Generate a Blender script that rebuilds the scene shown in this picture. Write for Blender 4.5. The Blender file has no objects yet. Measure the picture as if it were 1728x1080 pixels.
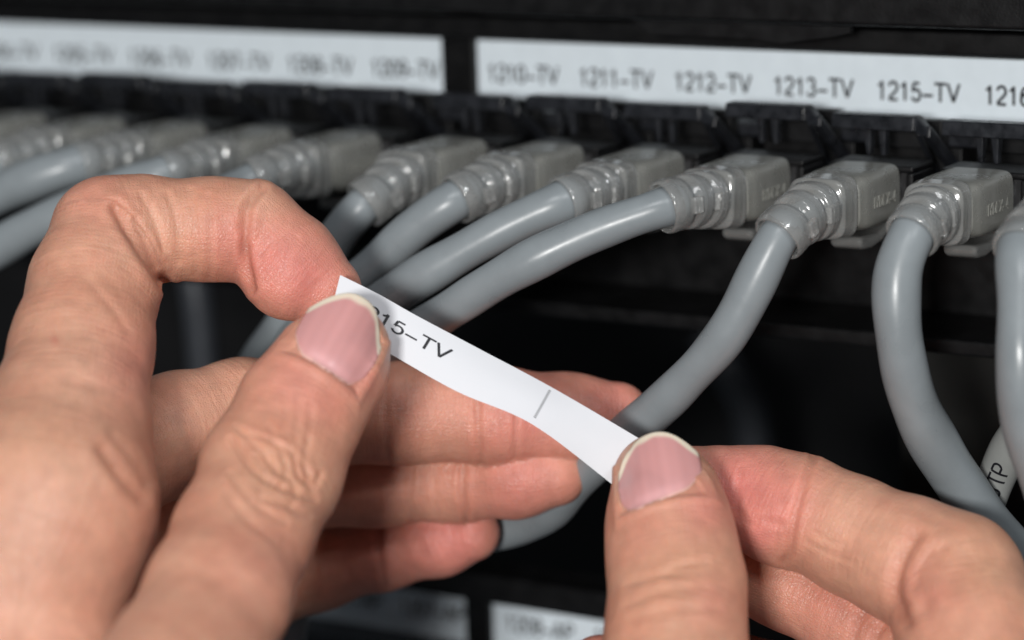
import bpy, bmesh, math, random
import numpy as np
from mathutils import Vector, Matrix
from mathutils.bvhtree import BVHTree

rng = np.random.default_rng(7)
random.seed(7)
sc = bpy.context.scene
col = sc.collection
MM = 0.001                                   # everything below is laid out in millimetres

# ------------------------------------------------------------------ camera
F = 4860.0                                   # focal length in pixels of a 1728 wide frame
CAM = np.array([273.5495, -425.5828, 66.3355])
def cam_axes(yaw, pitch, roll):
    f = np.array([-math.sin(yaw)*math.cos(pitch), math.cos(yaw)*math.cos(pitch), -math.sin(pitch)])
    r = np.cross(f, [0, 0, 1]); r /= np.linalg.norm(r); u = np.cross(r, f)
    c, s = math.cos(roll), math.sin(roll)
    return np.array([c*r+s*u, -s*r+c*u, f])
AX = cam_axes(.564, .206, -.032)
def at(x, y, d):
    """world point (mm) seen at pixel x, y of the 1728x1080 frame at depth d mm"""
    return CAM + d*(AX[2] + (x-864)/F*AX[0] - (y-540)/F*AX[1])
def loc(x, y, d):
    """the same in the view-aligned workshop frame the hands are sculpted in"""
    return np.array([(x-864)/F*d, -(y-540)/F*d, d])
def w2p(p):
    q = (np.asarray(p, float)-CAM) @ AX.T
    return 864+F*q[..., 0]/q[..., 2], 540-F*q[..., 1]/q[..., 2], q[..., 2]
cd = bpy.data.cameras.new('camera'); cam = bpy.data.objects.new('camera', cd); col.objects.link(cam)
M = Matrix(((AX[0][0], AX[1][0], -AX[2][0], CAM[0]*MM), (AX[0][1], AX[1][1], -AX[2][1], CAM[1]*MM),
            (AX[0][2], AX[1][2], -AX[2][2], CAM[2]*MM), (0, 0, 0, 1)))
cam.matrix_world = M
cd.sensor_width = 36; cd.lens = F/1728*36; cd.clip_start = .01; cd.clip_end = 20
cd.dof.use_dof = True; cd.dof.focus_distance = .425; cd.dof.aperture_fstop = 10.5
sc.camera = cam

# ------------------------------------------------------------------ light
w = bpy.data.worlds.new('World'); sc.world = w; w.use_nodes = True
bg = w.node_tree.nodes['Background']; bg.inputs[0].default_value = (.80, .90, 1, 1); bg.inputs[1].default_value = .07
def area(name, pos, target, size, power, color, size_y=None):
    l = bpy.data.lights.new(name, 'AREA'); l.energy = power; l.color = color; l.size = size*MM
    if size_y: l.shape = 'RECTANGLE'; l.size_y = size_y*MM
    o = bpy.data.objects.new(name, l); col.objects.link(o)
    p = Vector(pos); o.location = p*MM
    o.rotation_euler = (Vector(target)-p).to_track_quat('-Z', 'Y').to_euler()
TGT = at(900, 560, 430)
area('ceiling_panel_lamp', TGT + (-AX[2]*.9 + AX[1]*.62 - AX[0]*.05)*1000, TGT, 360, 3.0, (.97, .985, 1), 240)
area('camera_side_lamp', TGT + (-AX[2]*1.0 - AX[1]*.03 - AX[0]*.19)*1150, TGT, 150, 11.0, (1, .985, .96), 120)
area('room_lamp', TGT + (-AX[2]*.8 + AX[1]*.62 + AX[0]*.42)*1100, TGT, 190, 3.2, (.95, .98, 1), 140)
vs = sc.view_settings; vs.view_transform = 'Standard'; vs.look = 'None'; vs.exposure = 0; vs.gamma = 1
sc.cycles.max_bounces = 10; sc.cycles.transmission_bounces = 8; sc.cycles.caustics_refractive = False; sc.cycles.caustics_reflective = False

# ------------------------------------------------------------------ helpers
def tag(o, label=None, cat=None, group=None, kind=None):
    if label: o['label'] = label
    if cat: o['category'] = cat
    if group: o['group'] = group
    if kind: o['kind'] = kind
    return o
def empty(name, p, label, cat, group=None):
    o = bpy.data.objects.new(name, None); col.objects.link(o); o.location = Vector(p)*MM; o.empty_display_size = .01
    return tag(o, label, cat, group)
def mesh_obj(name, verts, faces, mat, parent=None, smooth=False):
    """verts in mm, world frame"""
    me = bpy.data.meshes.new(name)
    v = np.asarray(verts, float)*MM
    off = Vector((0, 0, 0))
    if parent is not None:
        off = parent_origin(parent)
        v = v - np.array(off)
    me.from_pydata(v.tolist(), [], [list(map(int, f)) for f in faces]); me.update()
    if smooth: me.polygons.foreach_set('use_smooth', [True]*len(me.polygons))
    me.materials.append(mat)
    o = bpy.data.objects.new(name, me); col.objects.link(o)
    if parent is not None: o.parent = parent
    return o
def parent_origin(o):
    p = Vector(o.location)
    while o.parent is not None: o = o.parent; p += Vector(o.location)
    return p
def bevel(o, wdt, seg=2, angle=40):
    m = o.modifiers.new('bevel', 'BEVEL'); m.width = wdt*MM; m.segments = seg; m.limit_method = 'ANGLE'; m.angle_limit = math.radians(angle)
    o.data.polygons.foreach_set('use_smooth', [True]*len(o.data.polygons))
    n = o.modifiers.new('wn', 'WEIGHTED_NORMAL'); n.keep_sharp = True
    return o
class MB:
    def __init__(s): s.v = []; s.f = []
    def box(s, x0, x1, y0, y1, z0, z1):
        n = len(s.v)
        s.v += [(x0, y0, z0), (x1, y0, z0), (x1, y1, z0), (x0, y1, z0), (x0, y0, z1), (x1, y0, z1), (x1, y1, z1), (x0, y1, z1)]
        s.f += [[n+i for i in q] for q in ((0, 3, 2, 1), (4, 5, 6, 7), (0, 1, 5, 4), (1, 2, 6, 5), (2, 3, 7, 6), (3, 0, 4, 7))]
        return s
    def prism(s, poly, x0, x1):
        """polygon in (y, z), counter clockwise seen from +x, swept from x0 to x1"""
        n = len(s.v); k = len(poly)
        s.v += [(x0, y, z) for y, z in poly] + [(x1, y, z) for y, z in poly]
        s.f += [[n+i for i in range(k)][::-1], [n+k+i for i in range(k)]]
        s.f += [[n+i, n+(i+1) % k, n+k+(i+1) % k, n+k+i] for i in range(k)]
        return s
    def hexa(s, pts):
        n = len(s.v); s.v += [tuple(p) for p in pts]
        s.f += [[n+i for i in q] for q in ((0, 3, 2, 1), (4, 5, 6, 7), (0, 1, 5, 4), (1, 2, 6, 5), (2, 3, 7, 6), (3, 0, 4, 7))]
        return s
    def build(s, name, mat, parent=None, bev=0, seg=2):
        o = mesh_obj(name, s.v, s.f, mat, parent)
        if bev: bevel(o, bev, seg)
        return o
def catmull(pts, n=10):
    P = np.array(pts, float); P = np.vstack([2*P[0]-P[1], P, 2*P[-1]-P[-2]])
    out = []
    for i in range(1, len(P)-2):
        for t in np.linspace(0, 1, n, endpoint=False):
            a, b, c, d = P[i-1], P[i], P[i+1], P[i+2]
            out.append(.5*((2*b)+(-a+c)*t+(2*a-5*b+4*c-d)*t*t+(-a+3*b-3*c+d)*t**3))
    out.append(P[-2]); return np.array(out)
def frames(C, up0=(0, 0, 1)):
    T = np.gradient(C, axis=0); T /= np.linalg.norm(T, axis=1)[:, None]
    U = []; u = np.array(up0, float)
    for t in T:
        u = u - t*(u@t); u /= np.linalg.norm(u); U.append(u)
    U = np.array(U); S = np.cross(T, U)
    return T, U, S
def tube(C, rad, seg=28, expo=2.0, cap=True, up0=(0, 0, 1), aspect=1.0):
    """rad: per-ring radius; expo: per-ring superellipse exponent"""
    C = np.asarray(C, float); T, U, S = frames(C, up0)
    rad = np.broadcast_to(rad, len(C)); expo = np.broadcast_to(expo, len(C))
    a = np.linspace(0, 2*np.pi, seg, endpoint=False)
    V = []; Fc = []
    for i in range(len(C)):
        c, s_ = np.cos(a), np.sin(a); e = 2/expo[i]
        x = np.sign(c)*np.abs(c)**e*rad[i]*aspect; y = np.sign(s_)*np.abs(s_)**e*rad[i]
        V.append(C[i]+x[:, None]*S[i]+y[:, None]*U[i])
    V = np.vstack(V)
    for i in range(len(C)-1):
        for j in range(seg):
            k = (j+1) % seg
            Fc.append((i*seg+j, (i+1)*seg+j, (i+1)*seg+k, i*seg+k))
    if cap:
        Fc.append(list(range(seg))); Fc.append([(len(C)-1)*seg+j for j in range(seg)][::-1])
    return V, Fc
def arclen(C):
    return np.concatenate([[0], np.cumsum(np.linalg.norm(np.diff(C, axis=0), axis=1))])
def resample(C, step):
    L = arclen(C); n = max(3, int(L[-1]/step)+1); t = np.linspace(0, L[-1], n)
    return np.stack([np.interp(t, L, C[:, k]) for k in range(3)], 1), t

# ------------------------------------------------------------------ materials
def mat(name):
    m = bpy.data.materials.new(name); m.use_nodes = True
    nt = m.node_tree; return m, nt, nt.nodes, nt.links, nt.nodes['Principled BSDF']
def plain(name, colr, rough=.5, spec=.5, noise=.0, nscale=400, bump=0, bscale=1500, **kw):
    m, nt, N, L, p = mat(name)
    p.inputs['Base Color'].default_value = (*colr, 1); p.inputs['Roughness'].default_value = rough
    p.inputs['Specular IOR Level'].default_value = spec
    for k, v in kw.items(): p.inputs[k.replace('_', ' ')].default_value = v
    tc = N.new('ShaderNodeTexCoord')
    if noise:
        n = N.new('ShaderNodeTexNoise'); n.inputs['Scale'].default_value = nscale; n.inputs['Detail'].default_value = 4
        L.new(tc.outputs['Object'], n.inputs['Vector'])
        r = N.new('ShaderNodeMapRange'); r.inputs[1].default_value = .3; r.inputs[2].default_value = .7
        r.inputs[3].default_value = 1-noise; r.inputs[4].default_value = 1+noise
        L.new(n.outputs[0], r.inputs[0])
        mx = N.new('ShaderNodeMix'); mx.data_type = 'RGBA'; mx.blend_type = 'MULTIPLY'; mx.inputs[0].default_value = 1
        mx.inputs[6].default_value = (*colr, 1); L.new(r.outputs[0], mx.inputs[7]); L.new(mx.outputs[2], p.inputs['Base Color'])
        rr = N.new('ShaderNodeMapRange'); rr.inputs[1].default_value = .3; rr.inputs[2].default_value = .7
        rr.inputs[3].default_value = max(0, rough-.08); rr.inputs[4].default_value = rough+.08
        L.new(n.outputs[0], rr.inputs[0]); L.new(rr.outputs[0], p.inputs['Roughness'])
    if bump:
        n = N.new('ShaderNodeTexNoise'); n.inputs['Scale'].default_value = bscale; n.inputs['Detail'].default_value = 3
        L.new(tc.outputs['Object'], n.inputs['Vector'])
        b = N.new('ShaderNodeBump'); b.inputs['Strength'].default_value = bump; b.inputs['Distance'].default_value = .0002
        L.new(n.outputs[0], b.inputs['Height']); L.new(b.outputs[0], p.inputs['Normal'])
    return m
M_black = plain('black_powder_coat', (.0045, .0045, .005), .45, .30, .25, 300, .25, 2500)
M_jack = plain('black_abs_plastic', (.012, .013, .016), .32, .5, .45, 500, .2, 1200)
M_dark = plain('rack_dark_grey', (.008, .008, .009), .6, .3, .3, 60)  # even near-black grey of the rack walls
M_grey = plain('dark_grey_panel', (.014, .014, .013), .5, .4, .2, 80, .2, 2500)
M_paper = plain('label_card', (.83, .92, .99), .5, .4, .025, 300)
M_ink = plain('black_ink', (.012, .012, .016), .5, .3)
M_tape = plain('label_tape', (.68, .69, .725), .5, .35, .02, 150, .05, 900)
M_cable = plain('grey_pvc', (.222, .247, .262), .33, .45, .09, 130, .10, 700, Subsurface_Weight=.0)
M_cablew = plain('pale_pvc', (.30, .31, .30), .36, .5, .05, 200, .10, 900)
M_hood = plain('frosted_clear_plastic', (.48, .48, .44), .30, .6, .06, 250, .30, 2600,
               Alpha=.70, Transmission_Weight=.50, IOR=1.4, Coat_Weight=.35, Coat_Roughness=.2)
M_boot = plain('clear_soft_plastic', (.95, .96, .94), .14, 1.0, .04, 250, .15, 700, Alpha=.52, Transmission_Weight=.72, IOR=1.45, Coat_Weight=1.0, Coat_Roughness=.10)
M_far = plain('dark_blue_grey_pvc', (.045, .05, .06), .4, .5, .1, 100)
M_contact = plain('smoky_plug_plastic', (.13, .13, .135), .25, .5, .3, 500)

def arc(cx, cy, rx, ry, a0, a1, n=14):
    t = np.radians(np.linspace(a0, a1, n)); return [(cx+rx*math.cos(q), cy+ry*math.sin(q)) for q in t]
GLYPH = {                                    # centre lines on a unit cap height; (advance, strokes)
 '0': (.66, [arc(.28, .5, .24, .45, 90, 450, 30)]),
 '1': (.66, [[(.08, .74), (.20, .79), (.27, .86), (.30, .97)], [(.30, .97), (.30, .02)]]),
 '2': (.66, [arc(.28, .69, .23, .26, 170, -35, 16)+[(.30, .36), (.12, .20), (.05, .05)], [(.05, .05), (.53, .05)]]),
 '3': (.66, [arc(.27, .72, .20, .23, 165, -80, 16), arc(.27, .28, .23, .24, 85, -165, 18)]),
 '4': (.66, [[(.39, .02), (.39, .96)], [(.39, .96), (.03, .27)], [(.03, .27), (.56, .27)]]),
 '5': (.66, [[(.48, .93), (.14, .93)], [(.14, .93), (.09, .50)], arc(.28, .33, .24, .29, 145, -160, 20)]),
 '6': (.66, [arc(.28, .31, .23, .27, 90, 450, 24), [(.05, .33), (.08, .62), (.16, .84), (.30, .95)], arc(.30, .74, .19, .21, 95, 20, 6)]),
 '7': (.66, [[(.04, .93), (.53, .93)], [(.53, .93), (.33, .58), (.22, .28), (.19, .02)]]),
 '8': (.66, [arc(.28, .73, .19, .22, 90, 450, 24), arc(.28, .27, .23, .23, 90, 450, 24)]),
 '9': (.66, [arc(.28, .69, .23, .27, 90, 450, 24), [(.51, .67), (.48, .38), (.40, .16), (.26, .05)], arc(.26, .26, .19, .21, 200, 275, 6)]),
 '-': (.66, [[(.0, .33), (.58, .33)]]),
 'T': (.74, [[(.02, .94), (.68, .94)], [(.35, .94), (.35, .02)]]),
 'V': (.76, [[(.03, .98), (.36, .05)], [(.36, .05), (.69, .98)]]),
 'A': (.80, [[(.03, .02), (.37, .96)], [(.37, .96), (.71, .02)], [(.15, .33), (.59, .33)]]),
 'P': (.74, [[(.09, .02), (.09, .96)], [(.09, .95), (.38, .95)]+arc(.38, .71, .24, .24, 80, -80, 12)+[(.09, .47)]]),
 'U': (.80, [[(.09, .98), (.09, .34)]+arc(.36, .34, .27, .29, 190, 350, 14)+[(.63, .98)]]),
 'I': (.34, [[(.15, .02), (.15, .98)]]),
 'Y': (.76, [[(.03, .98), (.36, .48)], [(.36, .48), (.69, .98)], [(.36, .48), (.36, .02)]]),
 'D': (.78, [[(.09, .04), (.09, .96)], [(.09, .95), (.32, .95)]+arc(.32, .5, .32, .45, 85, -85, 14)+[(.09, .05)]]),
 'E': (.70, [[(.09, .02), (.09, .98)], [(.09, .94), (.58, .94)], [(.09, .51), (.54, .51)], [(.09, .05), (.60, .05)]]),
 'X': (.74, [[(.05, .02), (.65, .98)], [(.65, .02), (.05, .98)]]),
}
def text_mesh(s, width, height, sw=.125):
    """flat stroke lettering, x right, y up, fitted to width x cap height (mm); origin at baseline left"""
    V = []; Fc = []; x0 = 0
    for ch in s:
        adv, strokes = GLYPH[ch]
        for st in strokes:
            P = []
            for a, b_ in zip(st[:-1], st[1:]):           # short pieces, so the letters can follow a curved surface
                k = max(1, int(math.hypot(b_[0]-a[0], b_[1]-a[1])/.15))
                P += [(a[0]+(b_[0]-a[0])*q/k, a[1]+(b_[1]-a[1])*q/k) for q in range(k)]
            P.append(st[-1]); P = np.array(P)
            T = np.gradient(P, axis=0); T /= np.linalg.norm(T, axis=1)[:, None]+1e-9
            Nn = np.stack([-T[:, 1], T[:, 0]], 1)*sw/2
            k0 = len(V); lift = .002*len(Fc) % .01
            for p, q in zip(P, Nn): V += [(p[0]+q[0]+x0, p[1]+q[1], lift), (p[0]-q[0]+x0, p[1]-q[1], lift)]
            for q in range(len(P)-1): Fc.append((k0+2*q, k0+2*q+1, k0+2*q+3, k0+2*q+2))
        x0 += adv
    v = np.array(V, float); v[:, 0] *= width/x0; v[:, 1] *= height
    return v, Fc

# ------------------------------------------------------------------ rack and panels
PT = 18.72
def portx(i): return i*PT - (3.0 if i < 0 else 0) + 10.46
LEFT, RIGHT = -190, 190
b = MB().box(-600, 600, 190, 194, -500, 300).box(-604, -600, -20, 194, -500, 300).box(600, 604, -20, 194, -500, 300)
tag(b.build('rack_wall', M_dark), kind='structure')

def card_strip(panel, x0, x1, z0, z1, y, words):
    s = mesh_obj('label_strip', [(x0, y, z0), (x1, y, z0), (x1, y, z1), (x0, y, z1), (x0, y+.25, z0), (x1, y+.25, z0), (x1, y+.25, z1), (x0, y+.25, z1)],
                 [(0, 1, 2, 3), (5, 4, 7, 6), (1, 5, 6, 2), (4, 0, 3, 7), (3, 2, 6, 7), (4, 5, 1, 0)], M_paper, panel)
    for t, x, zb in words:
        v, f = text_mesh(t, 14.6, 3.2, .155)
        mesh_obj('lettering', np.stack([v[:, 0]+x, y-.05-v[:, 2], v[:, 1]+zb], 1), f, M_ink, s)
    return s
pan = empty('network_patch_bay', (0, 0, -31), 'black patch panel with white port label strips and grey cords plugged in', 'patch panel')
fp = MB()
fp.box(LEFT, RIGHT, .4, 3, -33, 16)                       # face sheet behind the strips
fp.box(LEFT, RIGHT, -7, .38, 12.2, 16)                    # top flange over the strips
fp.box(LEFT, RIGHT, -19, .38, -33, -30.5)                 # bottom flange
fp.build('faceplate', M_black, pan, .5)
MB().box(-7.9, -1.1, -1.3, .36, -.2, 12.1).build('divider', M_black, pan, .3)
MB().box(LEFT+1, RIGHT-1, -6, .35, -2.4, -.15).build('strip_ledge', M_jack, pan, .3)
names = {-6: '1204-TV', -5: '1205-TV', -4: '1206-TV', -3: '1207-TV', -2: '1208-TV', -1: '1209-TV', 0: '1210-TV', 1: '1211-TV', 2: '1212-TV', 3: '1213-TV', 4: '1215-TV', 5: '1216-TV', 6: '1217-TV', 7: '1218-TV'}
def tx(i): return i*PT + 1.1 - (6.2 if i < 0 else 0)
card_strip(pan, LEFT+2, -8.0, .2, 11.1, -.1, [(names[i], tx(i), 3.75) for i in range(-6, 0)])
card_strip(pan, -1.0, RIGHT-2, .2, 11.1, -.1, [(names[i], tx(i), 3.75) for i in range(0, 8)])

def make_jack(i):
    X = portx(i); dz = random.uniform(-.5, .5) + (.5 if i == 3 else 0) - (.35 if i == 5 else 0)
    body = MB()
    body.box(X-7.2, X+7.2, -23, -15, -4.1, -3.0).box(X-7.2, X+7.2, -23, -15, -15.5, -14.2)
    body.box(X-7.2, X-5.9, -22.9, -15, -14.2, -4.1).box(X+5.9, X+7.2, -22.9, -15, -14.2, -4.1)
    body.box(X-8.2, X+8.2, -6.4, .3, -17, -2.5); body.box(X-8.2, X+8.2, -15, -6.4, -17, -8.6)
    j = body.build('jack', M_black, pan, .35)
    f = MB()
    zt = 4.7+dz
    f.prism([(-20.6, zt-2.3), (-18.9, zt-2.3), (-17.2, zt), (-20.2, zt)], X-7.9, X+6.2)
    f.hexa([(X+6.2, -20.6, zt-2.3), (X+7.6, -18.9, zt-3.4), (X+7.6, -17.4, zt-3.2), (X+6.2, -18.9, zt-2.3),
            (X+6.2, -20.2, zt), (X+7.6, -18.6, zt-1.7), (X+7.6, -17.2, zt-1.7), (X+6.2, -17.2, zt)])
    f.build('flap', M_jack, j, .25)
    a = MB()                                             # sloping side arm of the flap
    a.hexa([(X+6.9, -18.6, zt-3.4), (X+8.1, -18.6, zt-3.4), (X+8.1, -7.0, -7.2), (X+6.9, -7.0, -7.2),
            (X+6.9, -18.2, zt-1.5), (X+8.1, -18.2, zt-1.5), (X+8.1, -6.6, -5.0), (X+6.9, -6.6, -5.0)])
    a.hexa([(X+5.2, -17.6, zt-3.2), (X+5.9, -17.6, zt-3.2), (X+5.9, -9.5, -7.6), (X+5.2, -9.5, -7.6),
            (X+5.2, -17.4, zt-2.4), (X+5.9, -17.4, zt-2.4), (X+5.9, -9.1, -6.4), (X+5.2, -9.1, -6.4)])
    a.build('arm', M_jack, j, .2)
    for dx in (-2.3, .2):
        p = MB().hexa([(X+dx+.25, -20.0, -1.6+dz), (X+dx+.95, -20.0, -1.6+dz), (X+dx+.95, -18.6, -1.6+dz), (X+dx+.25, -18.6, -1.6+dz),
                       (X+dx-.15, -20.3, zt-2.1), (X+dx+1.2, -20.3, zt-2.1), (X+dx+1.2, -18.4, zt-2.1), (X+dx-.15, -18.4, zt-2.1)])
        p.build('prong', M_jack, j, .2)
    MB().box(X-6.6, X+5.9, -9, -6.2, -2.5, 2.6+dz).build('back_rib', M_black, j, .3)
for i in range(-6, 8): make_jack(i)

# lower panel with its own strips
low = empty('network_patch_bay', (0, 0, -134), 'lower patch panel with white strips lettered AP, behind the little finger', 'patch panel')
MB().box(LEFT, RIGHT, .4, 3, -134, -85).box(LEFT, RIGHT, -7, .38, -90.2, -85).build('faceplate', M_black, low, .5)
MB().box(-7.2, -1.8, -1.3, .36, -100.8, -90.4).build('divider', M_black, low, .3)
card_strip(low, LEFT+2, -7.3, -100.9, -90.4, -.1, [(t, tx(i)+1.5, -97.3) for i, t in ((-3, '1206-AP'), (-2, '1207-AP'), (-1, '1207-AP'))])
card_strip(low, -1.7, RIGHT-2, -100.9, -90.4, -.1, [(t, tx(i), -97.3) for i, t in ((0, '1208-AP'), (1, '1209-AP'), (2, '1210-AP'), (3, '1211-AP'), (4, '1212-AP'))])
MB().box(LEFT+1, RIGHT-1, -9, .35, -108, -101.1).build('strip_ledge', M_jack, low, .3)

# the unit mounted above, with its folded lip
dev = empty('rack_unit', (0, 0, 18), 'black rack unit overhanging the label strips from above', 'rack unit')
bd = MB(); bd.box(LEFT-10, RIGHT+10, -17, 160, 17.6, 70); bd.build('housing', M_black, dev, .8)
lip = MB()
pts = [(44, 0), (47.5, -2.1), (66, -2.3), (71, -2.9), (80.5, -1.5), (83, -.9), (83, 0)]
n = len(pts)
V = [(x-3.5, -17.6, 17.5+z) for x, z in pts]+[(x-3.5, -16.2, 17.5+z) for x, z in pts]
mesh_obj('pull_tab', V, [list(range(n)), [n+k for k in range(n)][::-1]]+[[k, n+k, n+(k+1) % n, (k+1) % n] for k in range(n)], M_black, dev)

# dim flat panel deeper in the rack, behind the cords
bl = MB(); bl.box(66, 190, 30, 33, -86, -34)
o = bl.build('blanking_panel', M_grey, None, .6); tag(o, 'dull dark grey blanking panel in the shade below the patch panel', 'panel')

# ------------------------------------------------------------------ patch cords
cam_pts = {}
def cord(i, end, path, rad, label, group, mat_c=M_cable, roll=0.0, print_txt=None):
    X = portx(i); cz = -6.65
    root = empty('network_cable', (X, -24, -11), label, 'network cable', group)
    # hood: rounded block, thinner at the front, with a raised rim at the rear
    hx, hz = 5.6, 4.35
    dr = (random.uniform(-.25, .25), random.uniform(-.2, .2))
    rings = [(-22.6, .86, 4), (-23.8, .95, 5), (-24.6, 1.0, 6.5), (-33.2, 1.0, 6.5), (-35.6, .97, 6.5), (-36.2, .92, 6), (-37.7, .86, 5)]
    Cc = np.array([(X+dr[0]*(-22-y)*.08, y, cz+dr[1]*(-22-y)*.08) for y, s, e in rings]); seg = 40
    Vh, Fh = tube(Cc, [hz*s for y, s, e in rings], seg, [e for y, s, e in rings], True, (0, 0, 1), hx/hz)
    hood = mesh_obj('hood', Vh, Fh, M_hood, root, True); bevel(hood, .25, 2, 35)
    v, f = text_mesh('IYDEX-4', 6.6, 1.75)
    side = Cc[3][0]+hx
    vv = []
    for x_, y_, z_ in v: vv.append((side-.02, -34.2+x_*1.22, cz-1.2+y_))
    nv = len(vv); vv += [(side+.14, b_, c_) for a_, b_, c_ in vv]
    ff = [q for q in f] + [[k+nv for k in q] for q in f]
    edges = {}
    for q in f:
        for k in range(4):
            e = (q[k], q[(k+1) % 4]); edges[e] = 1
    for (p, q) in list(edges):
        if (q, p) not in edges: ff.append([p, q, q+nv, p+nv])
    mesh_obj('raised_lettering', vv, ff, M_hood, hood)
    # plug nose inside the jack
    MB().box(X-4.7, X+4.7, -29.5, -14, cz-3.3, cz+3.3).build('plug_nose', M_contact, root, .3)
    # release lever below
    lev = MB(); lev.prism([(-17.5, cz-4.2), (-20, cz-6.6), (-24, cz-8.0), (-28, cz-8.6), (-31, cz-8.3), (-32.2, cz-7.5), (-32.0, cz-6.2), (-30.2, cz-6.2), (-26, cz-6.5), (-22, cz-6.0), (-19.5, cz-4.0)][::-1], X-2.7, X+2.7)
    lev.build('release_lever', M_boot, root, .9, 3)
    # strain relief: follows a curve from the hood to its mouth
    H = Cc[-1]+np.array([0, .2, 0]); E_ = at(*end); 
    nxt = at(*path[0]); dirn = nxt-E_; dirn /= np.linalg.norm(dirn); dirn = .5*dirn+np.array([0, -.5, 0]); dirn /= np.linalg.norm(dirn)
    L0 = np.linalg.norm(E_-H)
    B1 = H+np.array([0, -1, 0])*L0*.4; B2 = E_-dirn*L0*.35
    t = np.linspace(0, 1, 60)[:, None]
    Bz = (1-t)**3*H+3*(1-t)**2*t*B1+3*(1-t)*t*t*B2+t**3*E_
    Bz, s = resample(Bz, .12); Lb = s[-1]; q = s/Lb*16
    prof = [(0, 3.7, 5), (.35, 3.7, 5), (.45, 4.5, 5), (.8, 4.8, 5), (4.6, 4.6, 4.4), (5.0, 4.3, 3.6), (5.08, 3.0, 2.6), (5.9, 3.0, 2.6), (6.0, 4.2, 2.4), (6.4, 4.55, 2.3), (7.9, 4.45, 2.2), (8.35, 4.15, 2.1), (8.45, 2.9, 2), (9.6, 2.9, 2), (9.7, 3.95, 2), (10.1, 4.3, 2), (11.4, 4.25, 2), (11.9, 3.95, 2), (12.0, 2.9, 2), (13.0, 2.9, 2), (13.1, 3.85, 2), (13.5, 4.15, 2), (15.2, 4.2, 2), (15.8, 4.1, 2), (16, 3.85, 2)]
    pq = [p[0] for p in prof]
    rr = np.interp(q, pq, [p[1] for p in prof]); ee = np.interp(q, pq, [p[2] for p in prof])
    asp = 1.0
    Vb, Fb = tube(Bz, rr, 40, ee, False, (0, 0, 1), asp)
    T, U, S = frames(Bz); aa = np.linspace(0, 2*np.pi, 40, endpoint=False); k0 = len(Vb)-40   # open mouth with a wall
    for rm, bk in ((3.62, .05), (3.36, .35), (3.3, 2.2)):
        Vb = np.vstack([Vb, Bz[-1]-T[-1]*bk+np.cos(aa)[:, None]*rm*S[-1]+np.sin(aa)[:, None]*rm*U[-1]])
        Fb += [(k0+j, k0+40+j, k0+40+(j+1) % 40, k0+(j+1) % 40) for j in range(40)]; k0 += 40
    Fb.append(list(range(40))); Fb.append([k0+j for j in range(40)][::-1])
    boot = mesh_obj('boot', Vb, Fb, M_boot, root, True)
    # moulded keys on the boot's flanks, bridging the rings
    T, U, S = frames(Bz)
    for sgn in (-1, 1):
        for a0, a1 in ((5.0, 8.7), (11.9, 13.4)):
            k0, k1 = np.searchsorted(q, a0), np.searchsorted(q, a1)
            c0, c1 = Bz[k0], Bz[min(k1, len(Bz)-1)]
            pts = []
            for c, k in ((c0, k0), (c1, min(k1, len(Bz)-1))):
                for ds, du in ((3.2, -1.3), (4.35, -1.3), (4.35, 1.3), (3.2, 1.3)):
                    pts.append(c+S[k]*ds*sgn+U[k]*du)
            kb = MB().hexa(pts); kb.build('boot_key', M_boot, boot, .3)
    # cable jacket
    Cp = catmull([H+np.array([0, 7.0, 0]), Bz[0], Bz[len(Bz)//3], Bz[2*len(Bz)//3], E_]+[at(*p) for p in path], 24); Cp, sl = resample(Cp, .8)
    wob = 1+.045*np.sin(sl*.21+i*1.7)+.02*np.sin(sl*.53+i)
    ru = np.interp(sl, np.linspace(0, sl[-1], len(rad)), rad)*wob
    ru = np.where(sl < 7+Lb-2.5, np.minimum(ru, 2.1), ru)
    Vc, Fc = tube(Cp, ru, 32, 2, True, (0, 0, 1), 1.0)
    jk = mesh_obj('jacket', Vc, Fc, mat_c, root, True)
    cam_pts[i] = (Cp, ru)
    return root, jk
G = 'network cables in the patch panel'
def lab(i, extra): return 'grey network cable plugged in below the %s label, %s' % (names[i].split('-')[0], extra)
cord(5, (1537, 400, 413.5), [(1514, 470, 413), (1519, 580, 414), (1547, 690, 418), (1612, 805, 424), (1700, 920, 430), (1810, 1050, 436), (1900, 1250, 440)], [3.15, 3.3, 3.65, 3.6, 3.5, 3.4], lab(5, 'hanging down behind a finger'), G)
cord(6, (1722, 425, 401.5), [(1722, 500, 399), (1722, 600, 398), (1730, 700, 400), (1775, 850, 406), (1835, 1000, 414), (1880, 1200, 420)], [3.2, 3.4, 3.5, 3.5], lab(6, 'hanging straight down'), G)
r7, j7 = cord(7, (1905, 440, 392), [(1880, 520, 398), (1810, 640, 412), (1716, 740, 426), (1664, 850, 434), (1630, 960, 440), (1600, 1200, 446)], [3.2, 3.0, 2.9, 2.9], 'pale cable printed UTP, crossing behind two grey cables', G, M_cablew)
cord(4, (1311, 404, 421), [(1232, 555, 424), (1150, 650, 430), (1072, 722, 437.5), (990, 795, 447), (915, 868, 458.5), (800, 903, 467), (660, 905, 476), (540, 897, 480), (400, 930, 482), (300, 1100, 480), (270, 1400, 480)], [3.1, 3.15, 3.2, 3.15, 3.1, 3.1, 3.1], lab(4, 'gripped between two fingers'), G)
cord(3, (1116, 351, 431), [(1000, 392, 432), (880, 449, 434), (775, 513, 439), (690, 572, 446), (610, 650, 458), (540, 760, 472), (500, 900, 482), (480, 1200, 490)], [3.1, 3.1, 3.15, 3.15, 3.1], lab(3, 'arching down to the tag'), G)
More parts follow.
